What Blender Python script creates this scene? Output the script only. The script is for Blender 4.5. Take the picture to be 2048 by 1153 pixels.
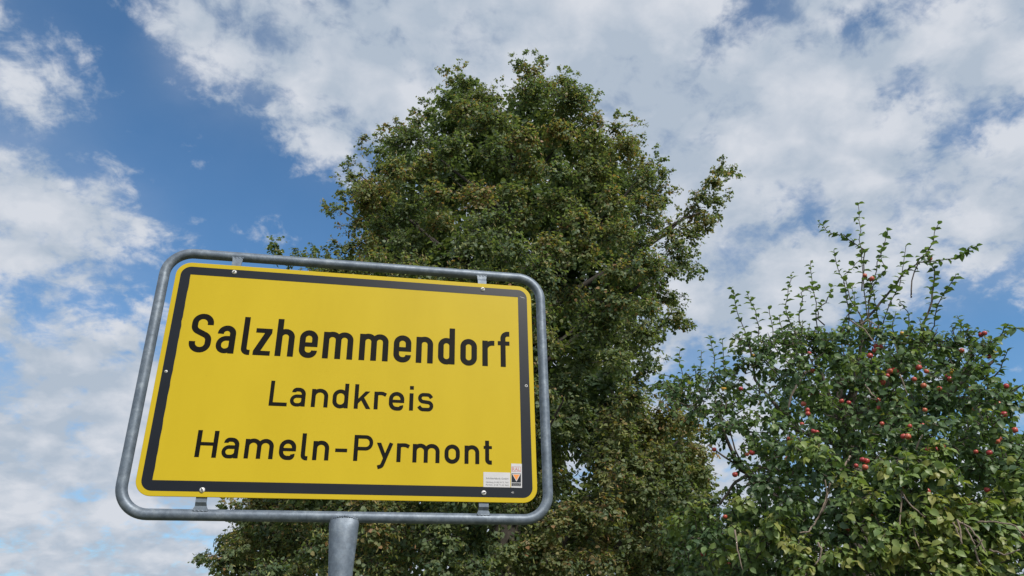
import bpy, math, random
import numpy as np
from mathutils import Vector, Matrix, Euler
random.seed(7); rng = np.random.default_rng(11)
for o in list(bpy.data.objects): bpy.data.objects.remove(o)
S = bpy.context.scene; COL = S.collection; R = math.radians

# ------------------------------------------------------------------ camera
ZC = 2.2913                       # height of the centre of the sign panel
CAM = np.array([0.01306, -2.01575, ZC - 0.69126])
ROT = np.array([[0.97971889, -0.07049177, -0.18756814],
                [-0.19946737, -0.43218414, -0.87944848],
                [-0.0190701, 0.89902602, -0.43747978]])
FPX = 1530.5
cd = bpy.data.cameras.new('camera'); cam = bpy.data.objects.new('camera', cd); COL.objects.link(cam)
cam.matrix_world = Matrix.Translation(Vector(CAM)) @ Matrix([list(r) for r in ROT]).to_4x4()
cd.sensor_width = 36; cd.lens = FPX / 2048 * 36; cd.clip_start = .05; cd.clip_end = 5000
S.camera = cam
S.view_settings.view_transform = 'Standard'; S.view_settings.look = 'None'
S.view_settings.gamma = 1; S.view_settings.use_curve_mapping = False
S.view_settings.exposure = 0.0
S.cycles.max_bounces = 12; S.cycles.diffuse_bounces = 8; S.cycles.transmission_bounces = 8

def ray(px, py):
    d = ROT @ np.array([(px - 1024) / FPX, -(py - 576.5) / FPX, -1.0])
    return d
def at(px, py, D):
    """world point at horizontal distance D from the photographer's standpoint"""
    d = ray(px, py); return CAM + d * (D / math.hypot(d[0], d[1]))
def pxr(px, py, D, r):
    d = ray(px, py); return r * (D / math.hypot(d[0], d[1])) / FPX

# ------------------------------------------------------------------ sun + sky
SUN_AZ, SUN_EL = 160.0, 42.0      # azimuth clockwise from +Y
sd = bpy.data.lights.new('sun', 'SUN'); sun = bpy.data.objects.new('sun', sd); COL.objects.link(sun)
sd.energy = 4.0; sd.angle = R(6); sd.color = (1.0, .95, .87)
sv = Vector((math.sin(R(SUN_AZ)) * math.cos(R(SUN_EL)), math.cos(R(SUN_AZ)) * math.cos(R(SUN_EL)), math.sin(R(SUN_EL))))
sun.rotation_euler = sv.to_track_quat('Z', 'Y').to_euler(); sun.location = sv * 50

SKY_STRENGTH = 0.12
W = bpy.data.worlds.new('World'); S.world = W; W.use_nodes = True
nt = W.node_tree; N = nt.nodes; L = nt.links; N.clear()
def node(t, **k):
    n = N.new(t)
    for a, b in k.items(): setattr(n, a, b)
    return n
def M_(op, a, b=None, c=None, clamp=False):
    n = node('ShaderNodeMath', operation=op, use_clamp=clamp)
    for i, v in enumerate((a, b, c)):
        if v is None: continue
        if isinstance(v, (int, float)): n.inputs[i].default_value = v
        else: L.new(v, n.inputs[i])
    return n.outputs[0]
def mixc(f, a, b, mode='MIX'):
    n = node('ShaderNodeMix', data_type='RGBA', blend_type=mode)
    for s, v in ((0, f), (6, a), (7, b)):
        if isinstance(v, (int, float)): n.inputs[s].default_value = v
        elif isinstance(v, tuple): n.inputs[s].default_value = v
        else: L.new(v, n.inputs[s])
    return n.outputs[2]
out = node('ShaderNodeOutputWorld'); bg = node('ShaderNodeBackground'); L.new(bg.outputs[0], out.inputs[0])
bg.inputs[1].default_value = SKY_STRENGTH
sky = node('ShaderNodeTexSky', sky_type='NISHITA', sun_disc=False)
sky.sun_elevation = R(SUN_EL); sky.sun_rotation = R(SUN_AZ); sky.air_density = 1.0; sky.dust_density = .6; sky.ozone_density = 1.6
geo = node('ShaderNodeTexCoord'); sep = node('ShaderNodeSeparateXYZ'); L.new(geo.outputs['Generated'], sep.inputs[0])
dx, dy, dz = sep.outputs
# cloud layer coordinates: the direction carried up to a flat cloud deck
zc = M_('MAXIMUM', dz, .0)
zz = M_('ADD', zc, .42)
comb = node('ShaderNodeCombineXYZ'); L.new(M_('DIVIDE', dx, zz), comb.inputs[0]); L.new(M_('DIVIDE', dy, zz), comb.inputs[1])
P = comb.outputs[0]
def noise(scale, detail=6, rough=.55, dist=0., vec=P, seed=0., stretch=None):
    mp = node('ShaderNodeMapping'); L.new(vec, mp.inputs[0]); mp.inputs['Location'].default_value = (seed, seed * .7, seed * .3)
    if stretch: mp.inputs['Rotation'].default_value = (0, 0, stretch[0]); mp.inputs['Scale'].default_value = (1, stretch[1], 1)
    n = node('ShaderNodeTexNoise'); L.new(mp.outputs[0], n.inputs['Vector'])
    n.inputs['Scale'].default_value = scale; n.inputs['Detail'].default_value = detail
    n.inputs['Roughness'].default_value = rough; n.inputs['Distortion'].default_value = dist
    return n
az = M_('MULTIPLY', M_('ARCTAN2', dx, dy), 180 / math.pi)
el = M_('MULTIPLY', M_('ARCSINE', dz), 180 / math.pi)
wn = noise(6.5, 6, .6, seed=3.1); wsep = node('ShaderNodeSeparateColor'); L.new(wn.outputs['Color'], wsep.inputs[0])
azd = M_('ADD', az, M_('MULTIPLY', M_('SUBTRACT', wsep.outputs[0], .5), 5.0))
eld = M_('ADD', el, M_('MULTIPLY', M_('SUBTRACT', wsep.outputs[1], .5), 3.5))
# how much cloud stands in each part of the sky that day (rows of the photograph, read off by eye)
G = [
 [.34,.12,.02,.50,.70,.80,.62,.86,.66,.90,.95,1.0,1.0,.90,.12,1.05,.15,.95,.08,1.0],
 [.46,.34,.06,.74,.80,.76,.80,.76,.60,.95,.95,1.0,.95,.88,.80,1.1,1.1,1.05,1.05,1.0],
 [.58,.50,.18,.0,.24,.58,.68,.74,.72,.85,.95,.95,.90,.84,1.0,1.1,.95,.34,.62,.22],
 [.72,.50,.34,.0,.0,.0,.38,.50,.66,.90,.95,.95,.90,.85,.90,.95,.92,.95,.66,.80],
 [.78,.60,.56,.30,.22,.0,.0,.50,.80,.90,.90,.90,.90,.88,.92,.25,.88,.88,.85,.80],
 [.56,.60,.50,.22,.08,.0,.0,.50,.80,.85,.90,.90,.90,.92,.92,.90,.82,.58,.80,.60],
 [.40,.48,.36,.22,.10,.05,.10,.50,.60,.70,.80,.80,.80,.84,.86,.80,.70,.55,.22,.18],
 [.92,.92,.88,.60,.50,.50,.50,.50,.60,.60,.70,.70,.75,.62,.70,.60,.55,.40,.25,.20],
 [.90,.84,.80,.76,.60,.60,.60,.60,.60,.60,.60,.60,.60,.50,.60,.50,.50,.40,.30,.30],
 [.92,.86,.82,.78,.70,.70,.70,.70,.70,.70,.70,.70,.70,.66,.60,.60,.60,.50,.50,.50],
 [.82,.78,.74,.72,.80,.80,.80,.80,.80,.80,.80,.80,.80,.80,.80,.80,.80,.80,.80,.80],
 [.76,.80,.80,.76,.84,.84,.84,.84,.84,.84,.84,.84,.84,.84,.84,.84,.84,.84,.84,.84]]
G = np.array(G)
def gsample(azv, elv):
    a, e = R(azv), R(elv); d = np.array([math.sin(a) * math.cos(e), math.cos(a) * math.cos(e), math.sin(e)])
    v = ROT.T @ d
    if v[2] > -.2: return .72
    px, py = 1024 + FPX * v[0] / -v[2], 576.5 - FPX * v[1] / -v[2]
    gx, gy = (px - 51) / 102.4, (py - 48) / 96.1
    ex = max(0, -gx - .5, gx - 19.5, -gy - .5, gy - 11.5)
    gx = min(max(gx, 0), 18.999); gy = min(max(gy, 0), 10.999); i, j = int(gx), int(gy); fx, fy = gx - i, gy - j
    c = (G[j, i] * (1 - fx) + G[j, i + 1] * fx) * (1 - fy) + (G[j + 1, i] * (1 - fx) + G[j + 1, i + 1] * fx) * fy
    w = min(1, ex / 4.); return c * (1 - w) + .72 * w
AZ0, AZ1, NR = -45., 75., 32
EL0, EL1, NE = 1., 49., 17
step = (EL1 - EL0) / (NE - 1)
u = M_('DIVIDE', M_('SUBTRACT', azd, AZ0), AZ1 - AZ0, clamp=True)
elq = M_('MINIMUM', M_('MAXIMUM', eld, EL0), EL1)
cover = None
for j in range(NE):
    e_ = EL0 + j * step
    cr = node('ShaderNodeValToRGB'); cr.color_ramp.interpolation = 'LINEAR'; el_ = cr.color_ramp.elements
    while len(el_) < NR: el_.new(.5)
    for i in range(NR):
        el_[i].position = i / (NR - 1)
    for i in range(NR):
        g = gsample(AZ0 + (AZ1 - AZ0) * i / (NR - 1), e_); el_[i].color = (g, g, g, 1)
    L.new(u, cr.inputs[0])
    hat = M_('SUBTRACT', 1, M_('DIVIDE', M_('ABSOLUTE', M_('SUBTRACT', elq, e_)), step), clamp=True)
    t = M_('MULTIPLY', cr.outputs[0], hat)
    cover = t if cover is None else M_('ADD', cover, t)
inview = M_('SUBTRACT', 1, M_('MULTIPLY', M_('SUBTRACT', M_('ABSOLUTE', M_('SUBTRACT', az, 15)), 50), .1), clamp=True)
cover = M_('ADD', M_('MULTIPLY', cover, inview), M_('MULTIPLY', M_('SUBTRACT', 1, inview), .72))
f1 = noise(8.5, 8, .60, .55, seed=1.7).outputs[0]
f2 = noise(21., 7, .60, .5, seed=5.2).outputs[0]
# rounded puffs of the broken deck
def puffs(scale, seed):
    mp = node('ShaderNodeMapping'); mp.inputs['Location'].default_value = (seed, seed, 0)
    wv = node('ShaderNodeVectorMath', operation='MULTIPLY_ADD'); L.new(noise(15., 5, .6, seed=seed).outputs['Color'], wv.inputs[0]); wv.inputs[1].default_value = (.11, .11, 0); L.new(P, wv.inputs[2])
    L.new(wv.outputs[0], mp.inputs[0]); v = node('ShaderNodeTexVoronoi', feature='SMOOTH_F1'); L.new(mp.outputs[0], v.inputs['Vector']); v.inputs['Scale'].default_value = scale; v.inputs['Smoothness'].default_value = .6
    return M_('SUBTRACT', .42, v.outputs['Distance'])
pf = puffs(11., 2.3)
fb = M_('ADD', M_('MULTIPLY', M_('SUBTRACT', f1, .5), 1.6), M_('MULTIPLY', M_('SUBTRACT', f2, .5), 1.2))
f5 = noise(46., 5, .6, .4, seed=7.7).outputs[0]
fb = M_('ADD', M_('ADD', fb, M_('MULTIPLY', pf, 1.1)), M_('MULTIPLY', M_('SUBTRACT', f5, .5), .75))
dens = M_('ADD', M_('MULTIPLY', cover, 1.38), M_('SUBTRACT', fb, .26))
mr = node('ShaderNodeMapRange', interpolation_type='SMOOTHSTEP'); L.new(dens, mr.inputs[0])
mr.inputs[1].default_value = .08; mr.inputs[2].default_value = .74
# thin veil of high cloud where the deck is loose
veil = M_('MULTIPLY', M_('MULTIPLY', cover, cover), .55)
DENS = M_('SUBTRACT', 1, M_('MULTIPLY', M_('SUBTRACT', 1, mr.outputs[0]), M_('SUBTRACT', .98, veil)))
# thick parts of the deck turn greyer below, thin parts brighter
f3 = noise(7., 6, .5, .4, seed=9.4).outputs[0]
f4 = noise(18., 5, .5, .3, seed=2.2).outputs[0]
sh = M_('ADD', M_('ADD', M_('MULTIPLY', f3, .45), M_('MULTIPLY', f4, .55)), M_('MULTIPLY', pf, .42))
mr2 = node('ShaderNodeMapRange'); L.new(sh, mr2.inputs[0]); mr2.inputs[1].default_value = .36; mr2.inputs[2].default_value = .62
k = 1 / SKY_STRENGTH
cc = mixc(mr2.outputs[0], (.44 * k, .515 * k, .615 * k, 1), (.665 * k, .70 * k, .765 * k, 1))
blue = mixc(1.0, sky.outputs[0], (.62, .99, 1.20, 1), 'MULTIPLY')   # white balance of the clear sky
fin = mixc(DENS, blue, cc)
L.new(fin, bg.inputs[0])

# ------------------------------------------------------------------ helpers
def tag(o, label=None, cat=None, group=None, kind=None):
    if label: o['label'] = label
    if cat: o['category'] = cat
    if group: o['group'] = group
    if kind: o['kind'] = kind
    return o
def empty(name, loc, label, cat):
    o = bpy.data.objects.new(name, None); COL.objects.link(o); o.location = loc; o.empty_display_size = .2
    return tag(o, label, cat)
def mesh_obj(name, V, F, mat, parent=None, smooth=False, kind=None):
    me = bpy.data.meshes.new(name); me.from_pydata([tuple(map(float, v)) for v in V], [], F)
    me.materials.append(mat); me.update()
    if smooth: me.polygons.foreach_set('use_smooth', [True] * len(me.polygons))
    o = bpy.data.objects.new(name, me); COL.objects.link(o)
    if parent:
        o.parent = parent
        off = Vector(parent.location)
        p = parent.parent
        while p: off += Vector(p.location); p = p.parent
        me.transform(Matrix.Translation(-off))
    if kind: o['kind'] = kind
    return o
def np_mesh(name, V, F, mat, parent, attrs=None, kind='stuff', smooth=False):
    """V (n,3), F (m,3) triangles"""
    me = bpy.data.meshes.new(name); V = np.asarray(V, np.float32); F = np.asarray(F, np.int32)
    if parent is not None: V = V - np.array(parent.location, np.float32)
    me.vertices.add(len(V)); me.vertices.foreach_set('co', V.ravel())
    me.loops.add(F.size); me.loops.foreach_set('vertex_index', F.ravel())
    me.polygons.add(len(F)); me.polygons.foreach_set('loop_start', np.arange(0, F.size, 3, dtype=np.int32))
    me.update(calc_edges=True)
    if smooth: me.polygons.foreach_set('use_smooth', np.ones(len(F), bool))
    for n_, a in (attrs or {}).items():
        at_ = me.attributes.new(n_, 'FLOAT', 'POINT'); at_.data.foreach_set('value', np.asarray(a, np.float32))
    me.materials.append(mat); me.validate()
    o = bpy.data.objects.new(name, me); COL.objects.link(o)
    if parent is not None: o.parent = parent
    if kind: o['kind'] = kind
    return o

# ------------------------------------------------------------------ materials
def new_mat(name):
    m = bpy.data.materials.new(name); m.use_nodes = True; t = m.node_tree
    b = t.nodes['Principled BSDF']; return m, t, b
def add_noise(t, scale, detail=4, rough=.55, coord='Object', vscale=None):
    tc = t.nodes.new('ShaderNodeTexCoord'); n = t.nodes.new('ShaderNodeTexNoise'); src = tc.outputs[coord]
    if vscale:
        mp = t.nodes.new('ShaderNodeMapping'); mp.inputs['Scale'].default_value = vscale; t.links.new(src, mp.inputs[0]); src = mp.outputs[0]
    t.links.new(src, n.inputs['Vector']); n.inputs['Scale'].default_value = scale
    n.inputs['Detail'].default_value = detail; n.inputs['Roughness'].default_value = rough; return n
def ramp(t, src, stops):
    r = t.nodes.new('ShaderNodeValToRGB'); e = r.color_ramp.elements
    while len(e) < len(stops): e.new(.5)
    for i, (p, c) in enumerate(stops): e[i].position = p; e[i].color = (*c, 1)
    t.links.new(src, r.inputs[0]); return r.outputs[0]
def plain(name, col, rough=.5, metal=0., var=.12, scale=30, spec=.5):
    m, t, b = new_mat(name); n = add_noise(t, scale, 5)
    c = ramp(t, n.outputs[0], [(.3, tuple(x * (1 - var) for x in col)), (.7, tuple(min(1, x * (1 + var)) for x in col))])
    t.links.new(c, b.inputs['Base Color']); b.inputs['Roughness'].default_value = rough; b.inputs['Metallic'].default_value = metal
    b.inputs['Specular IOR Level'].default_value = spec
    return m
# reflective yellow foil: faint honeycomb weave and dusty streaks
m_yel, t, b = new_mat('yellow_foil')
n = add_noise(t, 5, 6, .6, vscale=(1, 1, .35)); n2 = add_noise(t, 260, 2, .5, vscale=(1, 1, .5)); n3 = add_noise(t, 38, 7, .7)
c1 = ramp(t, n.outputs[0], [(.3, (.49, .356, .012)), (.7, (.535, .392, .016))])
c3 = ramp(t, n3.outputs[0], [(.22, (.80, .78, .75)), (.36, (1, 1, 1)), (.66, (1, 1, 1)), (.8, (1.04, 1.04, 1.1))])
mx = t.nodes.new('ShaderNodeMix'); mx.data_type = 'RGBA'; mx.blend_type = 'MULTIPLY'; mx.inputs[0].default_value = .6
t.links.new(c1, mx.inputs[6]); t.links.new(c3, mx.inputs[7]); t.links.new(mx.outputs[2], b.inputs['Base Color'])
b.inputs['Roughness'].default_value = .42; b.inputs['Specular IOR Level'].default_value = .16
bp = t.nodes.new('ShaderNodeBump'); bp.inputs['Strength'].default_value = .12; bp.inputs['Distance'].default_value = .0006
t.links.new(n2.outputs[0], bp.inputs['Height']); t.links.new(bp.outputs[0], b.inputs['Normal'])
m_blk = plain('black_foil', (.005, .007, .012), .34, 0, .2, 12, .34)
m_let = plain('lettering_foil', (.005, .0045, .003), .5, 0, .2, 20, .10)
m_wht = plain('sticker_white', (.52, .51, .52), .5, 0, .04, 60)
m_txt = plain('sticker_grey_print', (.07, .07, .08), .6, 0, .05)
m_red = plain('sticker_red_print', (.48, .13, .10), .6, 0, .05)
m_ora = plain('sticker_orange_print', (.75, .26, .05), .6, 0, .05)
m_bolt = plain('zinc_bolt', (.78, .77, .76), .4, .2, .15, 300)
# hot dip galvanised steel
m_galv, t, b = new_mat('galvanised_steel')
vo = t.nodes.new('ShaderNodeTexVoronoi'); tc = t.nodes.new('ShaderNodeTexCoord'); vo.inputs['Scale'].default_value = 95
nz = add_noise(t, 34, 7, .7); nf = add_noise(t, 75, 5, .7); t.links.new(tc.outputs['Object'], vo.inputs['Vector'])
cA = ramp(t, nz.outputs[0], [(.32, (.112, .142, .180)), (.52, (.160, .194, .236)), (.70, (.25, .29, .33))])
cB = ramp(t, vo.outputs['Color'], [(.0, (.80, .80, .82)), (1., (1.12, 1.12, 1.12))])
cC = ramp(t, nf.outputs[0], [(.30, (.80, .80, .80)), (.55, (1, 1, 1)), (.75, (1.25, 1.25, 1.25))])
def mul(t, a, bb, f=1.):
    q = t.nodes.new('ShaderNodeMix'); q.data_type = 'RGBA'; q.blend_type = 'MULTIPLY'; q.inputs[0].default_value = f
    t.links.new(a, q.inputs[6]); t.links.new(bb, q.inputs[7]); return q.outputs[2]
t.links.new(mul(t, mul(t, cA, cB, .7), cC, .8), b.inputs['Base Color'])
b.inputs['Metallic'].default_value = .35; b.inputs['Roughness'].default_value = .5
bp = t.nodes.new('ShaderNodeBump'); bp.inputs['Strength'].default_value = .35; bp.inputs['Distance'].default_value = .0012
t.links.new(nf.outputs[0], bp.inputs['Height']); t.links.new(bp.outputs[0], b.inputs['Normal'])
def leaf_mat(name, stops, rough=.5, trans=.3):
    m = bpy.data.materials.new(name); m.use_nodes = True; t = m.node_tree; t.nodes.clear()
    o = t.nodes.new('ShaderNodeOutputMaterial'); a = t.nodes.new('ShaderNodeAttribute'); a.attribute_name = 'tint'
    c = ramp(t, a.outputs['Fac'], stops)
    nz = add_noise(t, 14, 3); cn = ramp(t, nz.outputs[0], [(.3, (.8, .8, .8)), (.7, (1.15, 1.15, 1.1))]); c = mul(t, c, cn, .7)
    p = t.nodes.new('ShaderNodeBsdfPrincipled'); t.links.new(c, p.inputs['Base Color']); p.inputs['Roughness'].default_value = rough
    p.inputs['Specular IOR Level'].default_value = .4
    tr = t.nodes.new('ShaderNodeBsdfTranslucent')
    ct = t.nodes.new('ShaderNodeMix'); ct.data_type = 'RGBA'; ct.blend_type = 'MULTIPLY'; ct.inputs[0].default_value = 1
    t.links.new(c, ct.inputs[6]); ct.inputs[7].default_value = (1.45, 1.5, .6, 1); t.links.new(ct.outputs[2], tr.inputs[0])
    mx = t.nodes.new('ShaderNodeMixShader'); mx.inputs[0].default_value = trans
    t.links.new(p.outputs[0], mx.inputs[1]); t.links.new(tr.outputs[0], mx.inputs[2]); t.links.new(mx.outputs[0], o.inputs[0]); return m
m_lin = leaf_mat('linden_leaf', [(0, (.054, .096, .062)), (.35, (.112, .165, .088)), (.62, (.190, .228, .105)), (.82, (.27, .25, .115)), (1, (.34, .19, .10))], .5, .45)
m_bract = leaf_mat('linden_bract', [(0, (.23, .30, .11)), (.5, (.32, .33, .12)), (1, (.33, .17, .08))], .6, .3)
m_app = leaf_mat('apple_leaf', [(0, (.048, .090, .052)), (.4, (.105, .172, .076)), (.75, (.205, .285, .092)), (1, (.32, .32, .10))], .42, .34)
def bark(name, c0, c1):
    m, t, b = new_mat(name); n = add_noise(t, 22, 6, .65, vscale=(1, 1, .3))
    t.links.new(ramp(t, n.outputs[0], [(.3, c0), (.7, c1)]), b.inputs['Base Color']); b.inputs['Roughness'].default_value = .9
    bp = t.nodes.new('ShaderNodeBump'); bp.inputs['Strength'].default_value = .6; bp.inputs['Distance'].default_value = .02
    t.links.new(n.outputs[0], bp.inputs['Height']); t.links.new(bp.outputs[0], b.inputs['Normal']); return m
m_bark = bark('linden_bark', (.022, .019, .016), (.06, .05, .04))
m_barka = bark('apple_bark', (.045, .038, .033), (.13, .105, .085))
m_dead = bark('dead_twig', (.13, .10, .08), (.28, .22, .17))
m_apple, t, b = new_mat('apple_skin'); oi = t.nodes.new('ShaderNodeObjectInfo'); nz = add_noise(t, 40, 4)
ad = t.nodes.new('ShaderNodeMath'); ad.operation = 'MULTIPLY_ADD'; t.links.new(nz.outputs[0], ad.inputs[0]); ad.inputs[1].default_value = .5; rm = t.nodes.new('ShaderNodeMath'); rm.operation = 'MULTIPLY'; rm.inputs[1].default_value = .6; t.links.new(oi.outputs['Random'], rm.inputs[0]); t.links.new(rm.outputs[0], ad.inputs[2])
t.links.new(ramp(t, ad.outputs[0], [(.2, (.33, .03, .04)), (.65, (.44, .07, .055)), (1.0, (.55, .20, .09))]), b.inputs['Base Color'])
b.inputs['Roughness'].default_value = .32
m_yapple = plain('yellow_apple_skin', (.62, .36, .06), .35, 0, .2, 30)
m_grass, t, b = new_mat('meadow'); n = add_noise(t, 2.2, 9, .7); n2 = add_noise(t, .12, 4)
t.links.new(mul(t, ramp(t, n.outputs[0], [(.3, (.05, .06, .03)), (.7, (.12, .125, .065))]), ramp(t, n2.outputs[0], [(.3, (.75, .75, .7)), (.7, (1.2, 1.1, 1))])), b.inputs['Base Color']); b.inputs['Roughness'].default_value = .95

# ------------------------------------------------------------------ ground
GV = []; GF = []; ng = 60
for j in range(ng + 1):
    for i in range(ng + 1):
        x = (i / ng * 2 - 1); y = (j / ng * 2 - 1); x = math.copysign(abs(x) ** 2.2, x) * 2000; y = math.copysign(abs(y) ** 2.2, y) * 2000
        GV.append((x, y, -.02 + .05 * math.sin(x * .31) * math.cos(y * .27)))
for j in range(ng):
    for i in range(ng):
        a = j * (ng + 1) + i; GF.append((a, a + 1, a + ng + 2, a + ng + 1))
g = mesh_obj('ground', GV, GF, m_grass, smooth=True, kind='structure')

# ------------------------------------------------------------------ the sign
def rr(hx, hz, r, n=10, cx=0, cz=0):
    pts = []
    for (sx, sz, a0) in ((1, 1, 0), (-1, 1, 90), (-1, -1, 180), (1, -1, 270)):
        for k_ in range(n + 1):
            a = R(a0 + 90 * k_ / n); pts.append((cx + sx * (hx - r) + r * math.cos(a), cz + sz * (hz - r) + r * math.sin(a)))
    return pts
SY = 0.0
sign = empty('town_sign', (0, SY, 0), 'yellow town sign with black lettering and border in a grey steel tube frame', 'sign')
# panel : a solid aluminium sheet with softened rim
prof = [(-.0015, .0010), (-.0012, .0003), (-.0005, 0), (.0005, 0), (.0012, .0003), (.0015, .0010)]
PV = []; nP = 0
for (yy, ins) in prof:
    l_ = rr(.500 - ins, .3185 - ins, .040 - ins); nP = len(l_); PV += [(x, SY + yy, ZC + z) for x, z in l_]
PF = []
for a in range(len(prof) - 1):
    for i in range(nP):
        j = (i + 1) % nP; PF.append((a * nP + i, (a + 1) * nP + i, (a + 1) * nP + j, a * nP + j))
PF.append(tuple(range(nP))); PF.append(tuple(reversed(range((len(prof) - 1) * nP, len(prof) * nP))))
panel = mesh_obj('sign_panel', PV, PF, m_yel, sign)
# black border with hand cut inner edge
yb = SY - .0019; BV = []; BF = []
outer = rr(.487, .3055, .027); no = len(outer)
BV = [(x, yb, ZC + z) for x, z in outer]
inn = [(.4600, .2815), (-.4615, .2815), (-.4620, -.2800), (.4585, -.2785)]   # matches arc order
per = no // 4; iv = []
for q in range(4):
    a = inn[q]; c_ = inn[(q + 1) % 4]; iv.append(len(BV)); BV.append((a[0], yb, ZC + a[1]))
    arc = list(range(q * per, (q + 1) * per))
    for s in range(len(arc) - 1): BF.append((arc[s], arc[s + 1], iv[q]))
    nseg = 40 if q == 1 else 2; prev_i = iv[q]; prev_o = arc[-1]
    o0 = Vector(BV[arc[-1]]); o1 = Vector(BV[((q + 1) * per) % no]) if q < 3 else Vector(BV[0])
    for s in range(1, nseg):
        f_ = s / nseg; jit = (rng.normal() * .00055 if q == 1 else 0)
        BV.append((a[0] + (c_[0] - a[0]) * f_ + jit, yb, ZC + a[1] + (c_[1] - a[1]) * f_)); ni = len(BV) - 1
        BV.append(tuple(o0.lerp(o1, f_))); no_ = len(BV) - 1
        BF.append((prev_o, no_, ni, prev_i)); prev_i, prev_o = ni, no_
    BF.append(('end', prev_o, prev_i, q))
BF2 = []
for f_ in BF:
    if f_[0] == 'end':
        q = f_[3]; nq = (q + 1) % 4; BF2.append((f_[1], (nq * per) % no, iv[nq], f_[2]))
    else: BF2.append(f_)
mesh_obj('border', BV, BF2, m_blk, panel)

# lettering: stroke built letters (flat print on the panel)
class Ink:
    def __init__(s, w): s.w = w; s.V = []; s.F = []; s.layer = 0
    def ribbon(s, pts, w=None, closed=False):
        w = w or s.w; path = []
        n = len(pts)
        P_ = [Vector((p[0], p[1])) for p in pts]; rad = [p[2] if len(p) > 2 else 0 for p in pts]
        for i in range(n):
            if (not closed and i in (0, n - 1)) or rad[i] <= 0: path.append(P_[i]); continue
            a, b_, c_ = P_[i - 1], P_[i], P_[(i + 1) % n]
            u_ = (a - b_).normalized(); v_ = (c_ - b_).normalized(); th = u_.angle(v_)
            d = min(rad[i] / math.tan(th / 2), (a - b_).length * .5 if not (i == 1 and not closed) else (a - b_).length * .98, (c_ - b_).length * .5 if not (i == n - 2 and not closed) else (c_ - b_).length * .98)
            r_ = d * math.tan(th / 2); ce = b_ + (u_ + v_).normalized() * (r_ / math.sin(th / 2))
            p0 = b_ + u_ * d - ce; p1 = b_ + v_ * d - ce; an = p0.angle_signed(p1); ns = 10
            for k_ in range(ns + 1):
                aa = -an * k_ / ns; q = Vector((p0.x * math.cos(aa) - p0.y * math.sin(aa), p0.x * math.sin(aa) + p0.y * math.cos(aa))); path.append(ce + q)
        cl = [path[0]]
        for q in path[1:]:
            if (q - cl[-1]).length > 1e-3: cl.append(q)
        if closed and (cl[0] - cl[-1]).length < 1e-3: cl.pop()
        m = len(cl); base = len(s.V); y = SY - .0019 - .00002 * s.layer; s.layer += 1
        for i in range(m):
            t0 = (cl[i] - cl[i - 1]) if (i > 0 or closed) else (cl[1] - cl[0]); t1 = (cl[(i + 1) % m] - cl[i]) if (i < m - 1 or closed) else t0
            t0 = t0.normalized(); t1 = t1.normalized(); tt = (t0 + t1).normalized(); nn = Vector((-tt.y, tt.x)); sc = 1 / max(.5, tt.dot(t1))
            for sg in (1, -1):
                q = cl[i] + nn * (sg * w / 2 * sc); s.V.append((q.x / 1000, y, ZC + q.y / 1000))
        for i in range(m if closed else m - 1):
            a = base + 2 * i; b_ = base + 2 * ((i + 1) % m); s.F.append((a, a + 1, b_ + 1, b_))
    def poly(s, pts):
        base = len(s.V); y = SY - .0019 - .00002 * s.layer; s.layer += 1
        for p in pts: s.V.append((p[0] / 1000, y, ZC + p[1] / 1000))
        s.F.append(tuple(range(base, base + len(pts))))
    # glyphs; x0,x1 outer extents, b baseline, X x-height top, C cap top
    def o(s, x0, x1, b, X):
        h = s.w / 2; r = (x1 - x0) / 2 - h
        s.ribbon([(x0 + h, b + h - 1, r), (x1 - h, b + h - 1, r), (x1 - h, X - h + 1, r), (x0 + h, X - h + 1, r)], closed=True)
    def arch(s, xa, xb, b, X):
        h = s.w / 2; r = (xb - xa) / 2 * .98
        s.ribbon([(xa, X - (X - b) * .42), (xa, X - h + .8, r), (xb, X - h + .8, r), (xb, b)])
    def n(s, x0, x1, b, X, top=None):
        h = s.w / 2; s.ribbon([(x0 + h, b), (x0 + h, top or X - .6)]); s.arch(x0 + h + .02, x1 - h, b, X)
    def m(s, x0, xm, x1, b, X):
        h = s.w / 2; s.ribbon([(x0 + h, b), (x0 + h, X - .6)]); s.arch(x0 + h + .02, xm, b, X); s.arch(xm, x1 - h, b, X)
    def e(s, x0, x1, b, X, yb, yt, bar, slant=0):
        h = s.w / 2; r = (x1 - x0) / 2 - h
        s.ribbon([(x1 - h, yb), (x1 - h, X - h + 1, r), (x0 + h, X - h + 1, r), (x0 + h, b + h - 1, r), (x1 - h, b + h - 1, r), (x1 - h + slant, yt)])
        s.ribbon([(x0 + h, yb + bar / 2), (x1 - h, yb + bar / 2)], w=bar)
    def a(s, x0, x1, b, X, yt, ym, bar, dx=0):
        h = s.w / 2; r = (x1 - x0) / 2 - h
        s.ribbon([(x0 + h + dx, yt), (x0 + h + dx * .7 + 1, X - h + 1, r), (x1 - h, X - h + 1, r), (x1 - h, b)])
        rb = ((ym - b)) / 2 - bar / 2
        s.ribbon([(x1 - h, ym - bar / 2), (x0 + h, ym - bar / 2, rb), (x0 + h, b + h - 1.2, rb), (x1 - h - 1, b + h - 1.2, rb * 1.1), (x1 - h, b + (ym - b) * .6)], w=(s.w + bar) / 2)
    def d(s, x0, x1, b, X, C):
        h = s.w / 2; s.o(x0, x1, b, X); s.ribbon([(x1 - h, b), (x1 - h, C)])
    def build(s, name): return mesh_obj(name, s.V, s.F, m_let, panel)
A = Ink(15.6); b_, X_, C_ = 56.5, 135.2, 166.5
A.ribbon([(-387.6, 134.6), (-387.6, 158.6, 20), (-427, 158.6, 20), (-427, 120, 17), (-387.8, 101, 17), (-387.8, 62.8, 20), (-427.3, 62.8, 20), (-427.3, 86.2)])
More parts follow.
